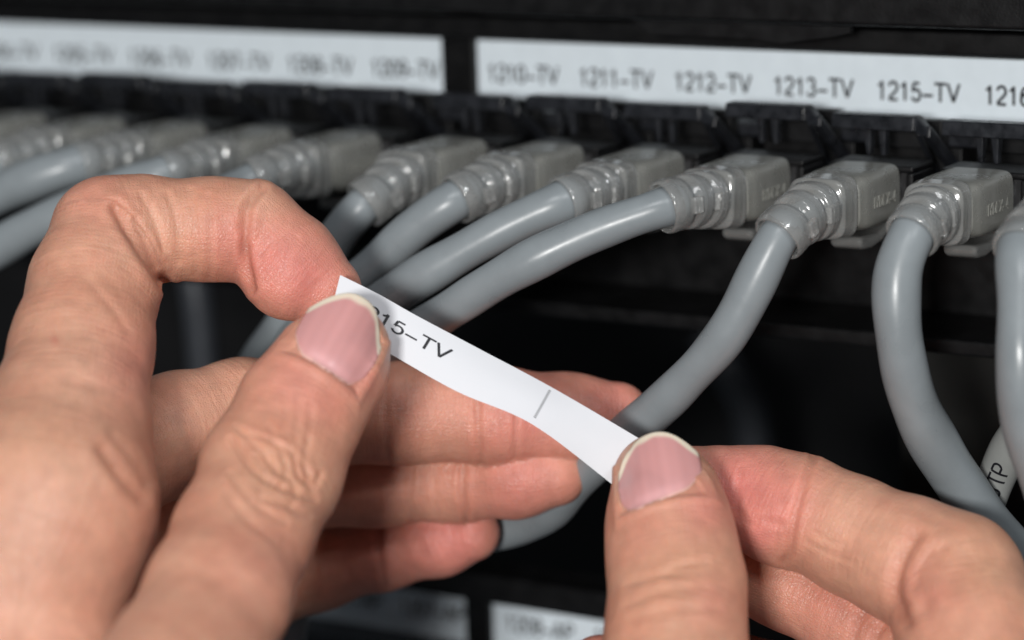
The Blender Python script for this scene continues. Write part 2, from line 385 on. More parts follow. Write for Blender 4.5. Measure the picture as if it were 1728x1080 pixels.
cord(2, (946, 343, 440.5), [(860, 381, 441), (760, 437, 443), (675, 490, 447), (590, 555, 456), (500, 650, 470), (440, 780, 482), (400, 950, 490), (380, 1200, 495)], [3.15, 3.2, 3.2, 3.1], lab(2, 'running close above the next cable'), G)
cord(1, (768, 338, 450.5), [(700, 385, 452), (640, 440, 455), (570, 500, 459), (490, 590, 466), (425, 700, 478), (380, 900, 490), (350, 1200, 500)], [3.1, 3.1, 3.1], lab(1, 'half in the shadow of a hand'), G)
cord(0, (612, 348, 460), [(565, 405, 463), (530, 470, 467), (482, 540, 472), (430, 620, 480), (380, 760, 490), (340, 1000, 500)], [3.1, 3.1, 3.1], lab(0, 'dark behind a bent finger'), G)
cord(-1, (424, 307, 471.6), [(335, 352, 474), (250, 425, 480), (200, 560, 490), (180, 760, 496), (170, 1000, 502)], [3.1, 3.1], lab(-1, 'passing behind a bent finger'), G)
cord(-2, (276, 296, 481), [(190, 322, 482), (90, 366, 484), (0, 416, 488), (-140, 510, 494)], [3.2, 3.2], lab(-2, 'second cable above the bent knuckle'), G)
cord(-3, (129, 279, 491), [(70, 297, 491), (0, 326, 494), (-120, 390, 500), (-260, 500, 505)], [3.5, 3.5], lab(-3, 'sloping away over the knuckle'), G)
cord(-4, (-8, 276, 501), [(-80, 300, 502), (-200, 350, 508), (-320, 450, 512)], [3.2, 3.2], lab(-4, 'blurred far along the panel'), G)
cord(-5, (-142, 266, 510.8), [(-220, 290, 512), (-330, 350, 518), (-420, 450, 522)], [3.2, 3.2], lab(-5, 'last but one along the panel'), G)

# slack cables hanging far back in the rack, out of focus
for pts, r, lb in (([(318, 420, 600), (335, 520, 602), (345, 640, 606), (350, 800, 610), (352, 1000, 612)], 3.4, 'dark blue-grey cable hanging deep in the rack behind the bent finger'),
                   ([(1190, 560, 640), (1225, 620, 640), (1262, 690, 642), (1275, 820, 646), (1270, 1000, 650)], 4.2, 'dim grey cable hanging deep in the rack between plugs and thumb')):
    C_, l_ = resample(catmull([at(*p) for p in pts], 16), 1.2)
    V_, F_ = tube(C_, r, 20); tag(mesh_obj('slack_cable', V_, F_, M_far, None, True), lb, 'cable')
# print on the pale cord: letters wrapped on the jacket, facing out
def wrap_text(jacket, C, r, s0, txt, hgt, wid, face, flip=1):
    T, U, S = frames(C); L = arclen(C)
    v, f = text_mesh(txt, wid, hgt); out = []
    for x, y, _ in v:
        s = s0+flip*x; k = min(max(np.searchsorted(L, s), 1), len(C)-1); t = (s-L[k-1])/(L[k]-L[k-1]); c = C[k-1]+(C[k]-C[k-1])*t
        tn = T[k]; fc = face-tn*(face@tn); fc /= np.linalg.norm(fc); sd = np.cross(tn, fc)*flip
        a = (y-hgt*.5)/(r[k]); out.append(c+(fc*math.cos(a)-sd*math.sin(a))*(r[k]+.05))
    mesh_obj('printed_lettering', out, f, M_ink, jacket)
C7, r7_ = cam_pts[7]
px, py, _ = w2p(C7); k = int(np.argmin(np.hypot(px-1680, py-828)))
wrap_text(j7, C7, r7_, arclen(C7)[k], 'UTP', 2.8, 7.2, -AX[2]-.15*AX[0], -1)

# ------------------------------------------------------------------ cable tag (curled label tape)
def catm2(a, n): return catmull(a, n)
top = [(574, 464, 419.5), (640, 497, 419.0), (700, 531, 418.5), (815, 592, 418), (930, 653, 418), (1060, 729, 418.5), (1150, 785, 419), (1238, 858, 419.5)]
bot = [(555, 541, 417.5), (603, 566, 417.5), (660, 598, 417.0), (772, 661, 415.5), (893, 713, 415.5), (1010, 799, 417.5), (1098, 874, 418.2), (1176, 944, 418.6)]
TT = catmull([loc(*p) for p in top], 14); BB = catmull([loc(*p) for p in bot], 14)
NV = 10
def tagpt(u, v):
    x = u*(len(TT)-1); i = min(int(x), len(TT)-2); t = x-i
    a = TT[i]+(TT[i+1]-TT[i])*t; b_ = BB[i]+(BB[i+1]-BB[i])*t
    p = a+(b_-a)*v
    return p+np.array([0, 0, -1])*.45*math.sin(math.pi*v)*math.sin(math.pi*u)
def loc2w(p): return CAM+np.asarray(p)@AX
n = len(TT); V = []; Fq = []
for side in (0, .14):
    for i in range(n):
        for j in range(NV+1): V.append(loc2w(tagpt(i/(n-1), j/NV)+np.array([0, 0, side])))
W = NV+1
def ix(s, i, j): return s*n*W+i*W+j
for i in range(n-1):
    for j in range(NV):
        Fq.append((ix(0, i, j), ix(0, i+1, j), ix(0, i+1, j+1), ix(0, i, j+1))); Fq.append((ix(1, i, j), ix(1, i, j+1), ix(1, i+1, j+1), ix(1, i+1, j)))
for i in range(n-1):
    Fq.append((ix(0, i, 0), ix(1, i, 0), ix(1, i+1, 0), ix(0, i+1, 0))); Fq.append((ix(0, i, NV), ix(0, i+1, NV), ix(1, i+1, NV), ix(1, i, NV)))
for j in range(NV):
    Fq.append((ix(0, 0, j), ix(0, 0, j+1), ix(1, 0, j+1), ix(1, 0, j))); Fq.append((ix(0, n-1, j), ix(1, n-1, j), ix(1, n-1, j+1), ix(0, n-1, j+1)))
tg = mesh_obj('cable_tag', V, [q[::-1] for q in Fq], M_tape, None, True)
e = tg.modifiers.new('edge', 'EDGE_SPLIT'); e.split_angle = math.radians(50)
tag(tg, 'narrow white printed label tape stretched between two thumbs', 'label')
LT = arclen(TT)
def tag_uv(xmm, v): return np.interp(xmm, LT, np.linspace(0, 1, n)), v
v, f = text_mesh('1215-TV', 16.4, 1, .13)
pts = [loc2w(tagpt(*tag_uv(3.6+x, .555-.28*y))+np.array([0, 0, -.05-l])) for x, y, l in v]
mesh_obj('lettering', pts, f, M_ink, tg)
V = []; Fq = []
x0 = np.interp(931, TT[:, 0]/TT[:, 2]*F+864, LT)
for k in range(17):
    vv = .10+.72*k/16; k0 = len(V)
    for dx, dv in ((-.21, -.009), (.21, -.009), (.21, .009), (-.21, .009)): V.append(loc2w(tagpt(*tag_uv(x0+dx+.2*k/16, vv+dv))+np.array([0, 0, -.03])))
    Fq.append((k0, k0+1, k0+2, k0+3))
mesh_obj('cut_mark', V, Fq, M_ink, tg)

# ------------------------------------------------------------------ hands (sculpted as a distance field, then meshed)
def fld_seg(P, a, b, ra, rb, nrm=None, kn=1.0):
    ab = b-a; L2 = ab@ab
    x, y, z = P
    dx, dy, dz = x-a[0], y-a[1], z-a[2]
    t = np.clip((dx*ab[0]+dy*ab[1]+dz*ab[2])/L2, 0, 1)
    dx = dx-t*ab[0]; dy = dy-t*ab[1]; dz = dz-t*ab[2]
    d2 = dx*dx+dy*dy+dz*dz
    if nrm is not None and kn != 1.0:
        dn = dx*nrm[0]+dy*nrm[1]+dz*nrm[2]; d2 = d2+(kn*kn-1)*dn*dn
    return np.sqrt(d2)-(ra+(rb-ra)*t)
def smin(a, b, k):
    h = np.clip(.5+.5*(b-a)/k, 0, 1)
    return b+(a-b)*h-k*h*(1-h)
class Finger:
    def __init__(s, name, pts, nrm=(0, 0, -1), kn=1.08, k=2.5, extra=()):
        s.name = name; s.p = [loc(*q[:3]) for q in pts]; s.r = [q[3] for q in pts]; s.k = k; s.kn = kn
        s.nrm = np.array(nrm, float)/np.linalg.norm(nrm)
        s.extra = [(loc(*e[:3]), e[3]) for e in extra]
    def field(s, P):
        out = None
        for i in range(len(s.p)-1):
            ax = s.p[i+1]-s.p[i]; ax = ax/np.linalg.norm(ax); nn = s.nrm-ax*(s.nrm@ax); nl = np.linalg.norm(nn)
            nn = nn/nl if nl > .2 else None
            d = fld_seg(P, s.p[i], s.p[i+1], s.r[i], s.r[i+1], nn, s.kn)
            out = d if out is None else smin(out, d, s.k)
        for c, r in s.extra:
            d = np.sqrt((P[0]-c[0])**2+(P[1]-c[1])**2+(P[2]-c[2])**2)-r
            out = smin(out, d, 3.0)
        return out
    def bounds(s, pad):
        q = np.array(s.p); r = max(s.r)+pad
        return q.min(0)-r, q.max(0)+r
def surface_nets(Fd, org, h):
    ins = Fd < 0
    nx, ny, nz = Fd.shape
    c = [(i, j, k) for i in (0, 1) for j in (0, 1) for k in (0, 1)]
    cnt = np.zeros((nx-1, ny-1, nz-1), np.int8)
    for i, j, k in c: cnt += ins[i:nx-1+i, j:ny-1+j, k:nz-1+k]
    act = (cnt > 0) & (cnt < 8)
    I = np.argwhere(act); idx = np.full(act.shape, -1, np.int32); idx[act] = np.arange(len(I))
    acc = np.zeros((len(I), 3)); m = np.zeros(len(I))
    for a in range(8):
        for b_ in range(a+1, 8):
            d = np.array(c[b_])-np.array(c[a])
            if np.abs(d).sum() != 1: continue
            pa = I+c[a]; pb = I+c[b_]
            fa = Fd[pa[:, 0], pa[:, 1], pa[:, 2]]; fb = Fd[pb[:, 0], pb[:, 1], pb[:, 2]]
            s = (fa < 0) != (fb < 0)
            t = np.where(s, fa/np.where(s, fa-fb, 1), 0)
            acc[s] += (np.array(c[a])+t[:, None]*d)[s]; m += s
    V = (I+acc/m[:, None])*h+org
    Q = []
    for ax in range(3):
        o1, o2 = [(1, 2), (2, 0), (0, 1)][ax]
        sl0 = [slice(1, -1)]*3; sl1 = [slice(1, -1)]*3
        sl0[ax] = slice(0, -1); sl1[ax] = slice(1, None)
        A = ins[tuple(sl0)]; B = ins[tuple(sl1)]
        E = np.argwhere(A != B); base = E.copy()
        off = np.ones(3, int); off[ax] = 0
        base = E+off
        sgn = A[E[:, 0], E[:, 1], E[:, 2]]
        def cell(d1, d2):
            q = base.copy(); q[:, o1] += d1; q[:, o2] += d2
            return idx[q[:, 0], q[:, 1], q[:, 2]]
        q = np.stack([cell(-1, -1), cell(0, -1), cell(0, 0), cell(-1, 0)], 1)
        q[~sgn] = q[~sgn][:, ::-1]
        Q.append(q)
    Q = np.vstack(Q); Q = Q[(Q >= 0).all(1)]
    return V, Q
def vert_normals(V, Q):
    n = np.cross(V[Q[:, 2]]-V[Q[:, 0]], V[Q[:, 3]]-V[Q[:, 1]])
    N = np.zeros_like(V)
    for k in range(4):
        for a in range(3): N[:, a] += np.bincount(Q[:, k], n[:, a], len(V))
    return N/(np.linalg.norm(N, axis=1)[:, None]+1e-12)
def relax(V, Q, it, lam=.5, mu=-.52):
    e = np.vstack([Q[:, [0, 1]], Q[:, [1, 2]], Q[:, [2, 3]], Q[:, [3, 0]]])
    deg = np.bincount(e[:, 0], minlength=len(V))+np.bincount(e[:, 1], minlength=len(V))
    for q in range(it):
        for l in (lam, mu):
            A = np.zeros_like(V)
            for a in range(3): A[:, a] = np.bincount(e[:, 0], V[e[:, 1], a], len(V))+np.bincount(e[:, 1], V[e[:, 0], a], len(V))
            V = V+l*(A/deg[:, None]-V)
    return V
def vnoise(P, scale, seed):
    """cheap smooth noise: sum of random plane waves"""
    r = np.random.default_rng(seed); out = 0
    for k in range(7):
        d = r.normal(size=3); d /= np.linalg.norm(d); out = out+np.sin(P@d*scale*(.6+.9*r.random())+r.random()*6.28)
    return out/3.0
H_VOX = .4
def build_hand(fingers, palm, palm_k, finger_k, strokes, tones, nails, base):
    allp = np.array([(*p, r) for f in fingers for p, r in zip(f.p, f.r)]+[(*loc(*q[:3]), q[3]) for s in palm for q in s])
    lo = (allp[:, :3]-allp[:, 3:]).min(0)-4; hi = (allp[:, :3]+allp[:, 3:]).max(0)+4
    B = 6                                                 # coarse pass first, then only the voxels near the skin
    dim = (np.ceil((hi-lo)/H_VOX/B).astype(int)+1)*B
    def field_all(P):
        pf = np.full(P.shape[1], 8.0)
        for (a, b_) in palm:
            pa, pb = loc(*a[:3]), loc(*b_[:3]); r = max(a[3], b_[3])+9
            m = ((P > (np.minimum(pa, pb)-r)[:, None]) & (P < (np.maximum(pa, pb)+r)[:, None])).all(0)
            if m.any(): pf[m] = smin(pf[m], fld_seg(P[:, m], pa, pb, a[3], b_[3]), palm_k)
        out = pf.copy()
        for f in fingers:
            lo_, hi_ = f.bounds(9); m = ((P > lo_[:, None]) & (P < hi_[:, None])).all(0)
            if m.any(): out[m] = np.minimum(out[m], smin(f.field(P[:, m]), pf[m], finger_k))
        return out
    cd_ = dim//B
    G0 = np.stack(np.meshgrid(*[lo[a]+(np.arange(cd_[a])*B+(B-1)/2)*H_VOX for a in range(3)], indexing='ij')).reshape(3, -1)
    c0 = field_all(G0).astype(np.float32).reshape(cd_)
    act = np.abs(c0) < B*H_VOX*.9+1.2
    D = np.where(c0 > 0, np.float32(5), np.float32(-5)).repeat(B, 0).repeat(B, 1).repeat(B, 2)
    I = np.argwhere(act)*B
    o_ = np.stack(np.meshgrid(*[np.arange(B)]*3, indexing='ij'), -1).reshape(-1, 3)
    for ch in np.array_split(np.arange(len(I)), max(1, len(I)//4000)):
        q = (I[ch][:, None, :]+o_[None]).reshape(-1, 3)
        D[q[:, 0], q[:, 1], q[:, 2]] = field_all(lo[:, None]+q.T*H_VOX)
    V, Q = surface_nets(D, lo, H_VOX); del D
    V = relax(V, Q, 7)
    N = vert_normals(V, Q)
    px = 864+F*V[:, 0]/V[:, 2]; py = 540-F*V[:, 1]/V[:, 2]; mmpp = V[:, 2]/F
    fl = np.stack([f.field(V.T) for f in fingers]); fid = fl.argmin(0)
    view = -V/np.linalg.norm(V, axis=1)[:, None]; facing = (N*view).sum(1)
    disp = vnoise(V, .35, 3)*.10+vnoise(V, 1.1, 4)*.035
    names_ = [f.name for f in fingers]
    def pdist(pts):
        best = np.full(len(V), 1e9)
        for a, b_ in zip(pts[:-1], pts[1:]):
            d = np.array(b_)-np.array(a); L2 = d@d+1e-9
            t = np.clip(((px-a[0])*d[0]+(py-a[1])*d[1])/L2, 0, 1)
            best = np.minimum(best, np.hypot(px-a[0]-t*d[0], py-a[1]-t*d[1]))
        return best*mmpp
    for who, pts, dep, wid in strokes:                    # hand-drawn skin folds
        m = (facing > .05)
        if who != '*': m &= fid == names_.index(who)
        p2 = catmull([(a, b_, 0) for a, b_ in pts], 6)[:, :2] if len(pts) > 2 else np.array(pts)
        d = pdist(p2)
        g = np.exp(-(d/wid)**2)
        L = arclen(np.c_[p2, np.zeros(len(p2))])
        disp -= np.where(m, 1.08*dep*g, 0)
        disp += np.where(m, dep*.35*np.exp(-((d-wid*2.0)/(wid*1.1))**2), 0)   # skin swells beside the fold
    # nail beds
    nail_geo = []
    for nl in nails:
        c = loc(*nl['c']); a = loc(*nl['tip'])-loc(*nl['root']); a /= np.linalg.norm(a)
        n0 = -c/np.linalg.norm(c); n0 = n0-a*(n0@a); n0 /= np.linalg.norm(n0); s0 = np.cross(a, n0)
        th = math.radians(nl['turn']); n1 = n0*math.cos(th)+s0*math.sin(th); s1 = np.cross(a, n1)
        nail_geo.append((c, a, n1, s1, nl))
        q = V-c; u = q@s1/(nl['w']/2); v = q@a/nl['l']; dn = q@n1
        inside = (np.abs(u) < 1.0) & (v > -.5) & (v < .75) & (dn > -2.5) & (fid == names_.index(nl['finger']))
        # slight trough under the nail, soft raised fold round it
        rim = np.maximum(np.abs(u)**3, np.where(v < 0, (np.abs(v)/.5)**3, 0))
        hgt = np.where(rim < .9, -.35, 0)
        near = (np.abs(u) < 1.35) & (v > -.75) & (v < .35) & (dn > -5) & (fid == names_.index(nl['finger']))
        ring = np.exp(-((np.maximum(np.abs(u), np.where(v < 0, np.abs(v)*2, 0))-1.12)/.12)**2)
        disp += np.where(near, .32*ring, 0)+np.where(inside, hgt, 0)
    V = V+N*disp[:, None]
    # colour of the skin itself: paler or pinker places
    colr = np.tile(np.array(base, float), (len(V), 1))
    mott = vnoise(V, .5, 11); mott2 = vnoise(V, 1.4, 12)
    colr *= (1+.05*mott[:, None]*np.array([.4, 1, 1.1])+.035*mott2[:, None]*np.array([.3, 1, 1]))
    for who, (x, y, rx), rgb, amt in tones:
        m = np.ones(len(V), bool) if who == '*' else fid == names_.index(who)
        g = amt*np.exp(-(((px-x)**2+(py-y)**2)/rx**2))*m
        colr = colr*(1-g[:, None])+np.array(rgb)*g[:, None]
    for who, pts, dep, wid in strokes:                    # redder skin at the bottom of folds
        if dep < .25: continue
        m = (fid == names_.index(who)) if who != '*' else np.ones(len(V), bool)
        g = .30*min(1, dep/.6)*np.exp(-(pdist(pts)/(wid*1.3))**2)*m
        colr = colr*(1-g[:, None])+np.array([.42, .135, .085])*g[:, None]
    # lengthwise / crosswise coordinates for the fine skin lines
    U = np.zeros((len(V), 3))
    for i, f in enumerate(fingers):
        m = fid == i; P = V[m]; best = np.full(len(P), 1e9); s_at = np.zeros(len(P)); ang = np.zeros(len(P)); run = 0
        for a, b_ in zip(f.p[:-1], f.p[1:]):
            ab = b_-a; L = np.linalg.norm(ab); e = ab/L
            t = np.clip((P-a)@e/L, -.4 if run == 0 else 0, 1); q = P-a-t[:, None]*ab; d = np.linalg.norm(q, axis=1)
            nn = f.nrm-e*(f.nrm@e); nn /= np.linalg.norm(nn)+1e-9; sd = np.cross(e, nn)
            w_ = d < best; best[w_] = d[w_]; s_at[w_] = run+t[w_]*L; ang[w_] = np.arctan2(q[w_]@sd, q[w_]@nn)
            run += L
        U[m, 0] = s_at; U[m, 1] = ang*8; U[m, 2] = i*40
    return V, Q, colr, U, nail_geo
def skin_material(name, rough):
    m, nt, N, L, p = mat(name)
    at_ = N.new('ShaderNodeAttribute'); at_.attribute_name = 'skin_tone'
    tc = N.new('ShaderNodeTexCoord')
    n = N.new('ShaderNodeTexNoise'); n.inputs['Scale'].default_value = 420; n.inputs['Detail'].default_value = 6; L.new(tc.outputs['Object'], n.inputs['Vector'])
    r = N.new('ShaderNodeMapRange'); r.inputs[1].default_value = .3; r.inputs[2].default_value = .7; r.inputs[3].default_value = .91; r.inputs[4].default_value = 1.07; L.new(n.outputs[0], r.inputs[0])
    mx = N.new('ShaderNodeMix'); mx.data_type = 'RGBA'; mx.blend_type = 'MULTIPLY'; mx.inputs[0].default_value = 1
    L.new(at_.outputs['Color'], mx.inputs[6]); L.new(r.outputs[0], mx.inputs[7]); L.new(mx.outputs[2], p.inputs['Base Color'])
    p.inputs['Roughness'].default_value = rough; p.inputs['Specular IOR Level'].default_value = .42
    p.inputs['Subsurface Weight'].default_value = .45; p.inputs['Subsurface Radius'].default_value = (1, .32, .18); p.inputs['Subsurface Scale'].default_value = .0018
    # relief: pores, crosswise skin lines, fine criss-cross
    uv = N.new('ShaderNodeAttribute'); uv.attribute_name = 'finger_uv'
    mp = N.new('ShaderNodeMapping'); mp.inputs['Scale'].default_value = (1, .16, 1); L.new(uv.outputs['Vector'], mp.inputs['Vector'])
    n1 = N.new('ShaderNodeTexNoise'); n1.inputs['Scale'].default_value = 1.5; n1.inputs['Detail'].default_value = 3; L.new(mp.outputs[0], n1.inputs['Vector'])
    vo = N.new('ShaderNodeTexVoronoi'); vo.inputs['Scale'].default_value = 2300; vo.feature = 'DISTANCE_TO_EDGE'; L.new(tc.outputs['Object'], vo.inputs['Vector'])
    vr = N.new('ShaderNodeMapRange'); vr.inputs[1].default_value = 0; vr.inputs[2].default_value = .25; L.new(vo.outputs['Distance'], vr.inputs[0])
    mp2 = N.new('ShaderNodeMapping'); mp2.inputs['Scale'].default_value = (.12, 1, 1); L.new(uv.outputs['Vector'], mp2.inputs['Vector'])
    n2 = N.new('ShaderNodeTexNoise'); n2.inputs['Scale'].default_value = 2.6; n2.inputs['Detail'].default_value = 2; L.new(mp2.outputs[0], n2.inputs['Vector'])
    a1 = N.new('ShaderNodeMath'); a1.operation = 'MULTIPLY_ADD'; a1.inputs[1].default_value = .9; L.new(n1.outputs[0], a1.inputs[0])
    a0 = N.new('ShaderNodeMath'); a0.operation = 'MULTIPLY'; a0.inputs[1].default_value = .20; L.new(vr.outputs[0], a0.inputs[0]); L.new(a0.outputs[0], a1.inputs[2])
    a2 = N.new('ShaderNodeMath'); a2.operation = 'MULTIPLY_ADD'; a2.inputs[1].default_value = .5; L.new(n2.outputs[0], a2.inputs[0]); L.new(a1.outputs[0], a2.inputs[2])
    b_ = N.new('ShaderNodeBump'); b_.inputs['Strength'].default_value = .6; b_.inputs['Distance'].default_value = .00030; L.new(a2.outputs[0], b_.inputs['Height']); L.new(b_.outputs[0], p.inputs['Normal'])
    return m
M_skin = skin_material('skin', .37)
def nail_material():
    m, nt, N, L, p = mat('fingernail')
    a = N.new('ShaderNodeAttribute'); a.attribute_name = 'nail_tone'; L.new(a.outputs['Color'], p.inputs['Base Color'])
    p.inputs['Roughness'].default_value = .27; p.inputs['Specular IOR Level'].default_value = .5
    p.inputs['Subsurface Weight'].default_value = .25; p.inputs['Subsurface Radius'].default_value = (1, .5, .4); p.inputs['Subsurface Scale'].default_value = .0008
    return m
M_nail = nail_material()
def set_color(me, name, arr):
    at_ = me.attributes.new(name, 'FLOAT_COLOR', 'POINT'); at_.data.foreach_set('color', np.c_[arr, np.ones(len(arr))].astype(np.float32).ravel())
def make_hand(label, **kw):
    V, Q, colr, U, ng = build_hand(**kw)
    Wv = CAM+V@AX
    o = Wv.mean(0); me = bpy.data.meshes.new('hand')
    me.vertices.add(len(V)); me.vertices.foreach_set('co', ((Wv-o)*MM).astype(np.float32).ravel())
    me.loops.add(Q.size); me.loops.foreach_set('vertex_index', Q[:, ::-1].astype(np.int32).ravel())   # the workshop frame is mirrored
    me.polygons.add(len(Q)); me.polygons.foreach_set('loop_start', np.arange(0, Q.size, 4, dtype=np.int32)); me.polygons.foreach_set('loop_total', np.full(len(Q), 4, np.int32))
    me.update(calc_edges=True); me.validate()
    me.polygons.foreach_set('use_smooth', [True]*len(me.polygons))
    set_color(me, 'skin_tone', np.clip(colr, 0, 1))
    at_ = me.attributes.new('finger_uv', 'FLOAT_VECTOR', 'POINT'); at_.data.foreach_set('vector', U.astype(np.float32).ravel())
    me.materials.append(M_skin)
    ob = bpy.data.objects.new('hand', me); col.objects.link(ob); ob.location = Vector(o)*MM
    tag(ob, label, 'hand')
    tree = BVHTree.FromPolygons(V.tolist(), Q.tolist())
    for c, a, n1, s1, nl in ng:
        nu, nv = 41, 45; P = []; T = []; HH = []
        w2, l = nl['w']/2, nl['l']; R = nl['w']*nl.get('curve', .62)
        # apex height of the nail plate, found on the finger itself
        def hit(pt):
            h = tree.ray_cast(Vector(pt+n1*12), Vector(-n1), 30); return (np.array(h[0])-pt)@n1 if h[0] is not None else None
        apex = [hit(c+a*l*t) for t in np.linspace(-.35, .15, 6)]
        apex = np.polyfit(np.linspace(-.35, .15, 6), [0 if q is None else q for q in apex], 1)
        for j in range(nv):
            for i in range(nu):
                u = -1+2*i/(nu-1); tv = j/(nv-1)
                # outline: gently curved root, parallel sides, rounded free edge
                root = -.5+.06*u*u+.20*(max(0, abs(u)-.62)/.38)**2.2+nl.get('skew', 0)*u
                tip = .5-.36*abs(u)**2.6
                v_ = root+(tip-root)*tv
                side = w2*(1-.10*max(0, -v_-.1)/.4)*(1-.04*max(0, v_))
                h = apex[0]*v_*.55+apex[1]+.42-(R-math.sqrt(max(0, R*R-(u*side)**2)))-.9*max(0, v_-.1)**2*l*.12-.55*max(0, .12-tv)*2.2
                pb = c+a*v_*l+s1*u*side; sk = hit(pb)
                if sk is not None and sk > h-4 and v_ < .42: h = max(h, sk+.14*min(1, tv/.08)*min(1, (1-abs(u))/.06+.25))
                h += .45*(1-u*u)*min(1, tv/.15)
                P.append(pb+n1*h); HH.append(h)
                edge = nl.get('free', .17)*(1+.16*math.sin(u*5+1)+.08*math.sin(u*13))
                fr = np.clip(((tv-(1-edge-.16*abs(u)**3))/.045), 0, 1)
                cu = np.clip(1-abs(tv-.0)/.05, 0, 1)
                ridge = .5+.5*math.sin(u*17+.8)*math.sin(u*6.2)
                bed = np.array([.70, .345, .335])*(1-.08*ridge)*(1-.08*tv)+np.array([.07, .06, .07])*np.exp(-((tv-.05)/.16)**2)*max(0, 1-u*u*1.6)
                cc = bed*(1-fr)+np.array([.78, .67, .54])*fr; cc = cc*(1-.75*cu)+np.array([.76, .50, .40])*.75*cu
                T.append(cc)
        P = np.array(P); K = len(P); HH = np.array(HH).reshape(nv, nu); H0 = HH.copy()
        for it in range(6):
            HH[1:-1, 1:-1] = (HH[1:-1, 1:-1]*2+HH[:-2, 1:-1]+HH[2:, 1:-1]+HH[1:-1, :-2]+HH[1:-1, 2:])/6
        P = P+n1*(HH-H0).ravel()[:, None]
        P2 = np.vstack([P, P-n1*.42]); Fq = []
        for j in range(nv-1):
            for i in range(nu-1):
                q = (j*nu+i, j*nu+i+1, (j+1)*nu+i+1, (j+1)*nu+i); Fq += [q[::-1], tuple(x+K for x in q)]
        rim = [i for i in range(nu)]+[j*nu+nu-1 for j in range(1, nv)]+[(nv-1)*nu+i for i in range(nu-2, -1, -1)]+[j*nu for j in range(nv-2, 0, -1)]
        for x, y in zip(rim, rim[1:]+rim[:1]): Fq.append((x, y, y+K, x+K))
        no = mesh_obj('thumbnail', CAM+P2@AX, Fq, M_nail, ob, True)
        set_color(no.data, 'nail_tone', np.vstack([T, T]))
        bm = bmesh.new(); bm.from_mesh(no.data); bmesh.ops.recalc_face_normals(bm, faces=bm.faces); bm.to_mesh(no.data); bm.free()
    return ob
SKIN = (.65, .322, .218)
PINK = (.67, .225, .190); PALE = (.73, .43, .31); WARM = (.60, .33, .20); RED = (.60, .17, .13)
# hand on the left: bent index finger and thumb pinch the tag, three fingers stretched out behind it
L_index = Finger('index', [(548, 492, 427, 5.5), (490, 442, 428, 6.9), (425, 389, 428.5, 7.1), (360, 386, 427.5, 7.45), (240, 387, 426, 7.65), (180, 388, 424, 7.5), (160, 480, 419, 9.2), (138, 590, 412, 10.0), (112, 720, 403, 11.6), (80, 860, 394, 14.0)],
                 nrm=(.2, .9, .5), kn=1.0, k=2.2, extra=[(478, 474, 425, 5.4)])
L_thumb = Finger('thumb', [(589, 573, 411.3, 5.3), (563, 612, 409.0, 7.4), (508, 692, 404, 8.25), (458, 797, 398, 9.1), (411, 902, 389, 8.8), (368, 1002, 379, 9.0), (318, 1120, 369, 9.6), (280, 1210, 362, 11)], kn=1.16, k=4)
L_middle = Finger('middle', [(1040, 700, 448, 5.2), (960, 706, 447, 6.6), (838, 702, 446, 7.1), (680, 698, 446, 7.4), (520, 700, 444, 8.1), (410, 704, 438, 8.4), (300, 730, 431, 8.6), (105, 800, 419, 10)], k=3)
L_ring = Finger('ring', [(935, 800, 447, 5.1), (870, 803, 449, 6.2), (770, 804, 453, 6.75), (640, 808, 455, 7.1), (480, 815, 456, 7.7), (330, 840, 450, 8), (150, 885, 437, 10)], k=3)
L_little = Finger('little', [(795, 897, 457, 4.7), (740, 908, 460, 5.5), (645, 928, 464, 6.1), (540, 955, 467, 6.7), (430, 990, 468, 7.2), (200, 1060, 452, 9)], k=3)
wr = (-190, 1750, 405, 27)
L_palm = [((80, 860, 394, 14.0), (-60, 1350, 394, 15)), ((105, 800, 419, 11), (-90, 1400, 405, 15)), ((150, 885, 437, 11), (-120, 1450, 420, 15)), ((200, 1060, 452, 10), (-150, 1500, 432, 14)),
          ((280, 1210, 362, 10.5), (60, 1560, 380, 15)), ((-40, 1350, 392, 15), wr), ((-90, 1400, 405, 15), wr), ((-120, 1450, 420, 15), wr), ((-150, 1500, 432, 14), wr), ((60, 1560, 385, 15), wr),
          ((80, 1200, 390, 10), (250, 1320, 372, 9)), ((20, 1250, 390, 12), (150, 1420, 380, 13)), (wr, (-215, 1850, 404, 27))]
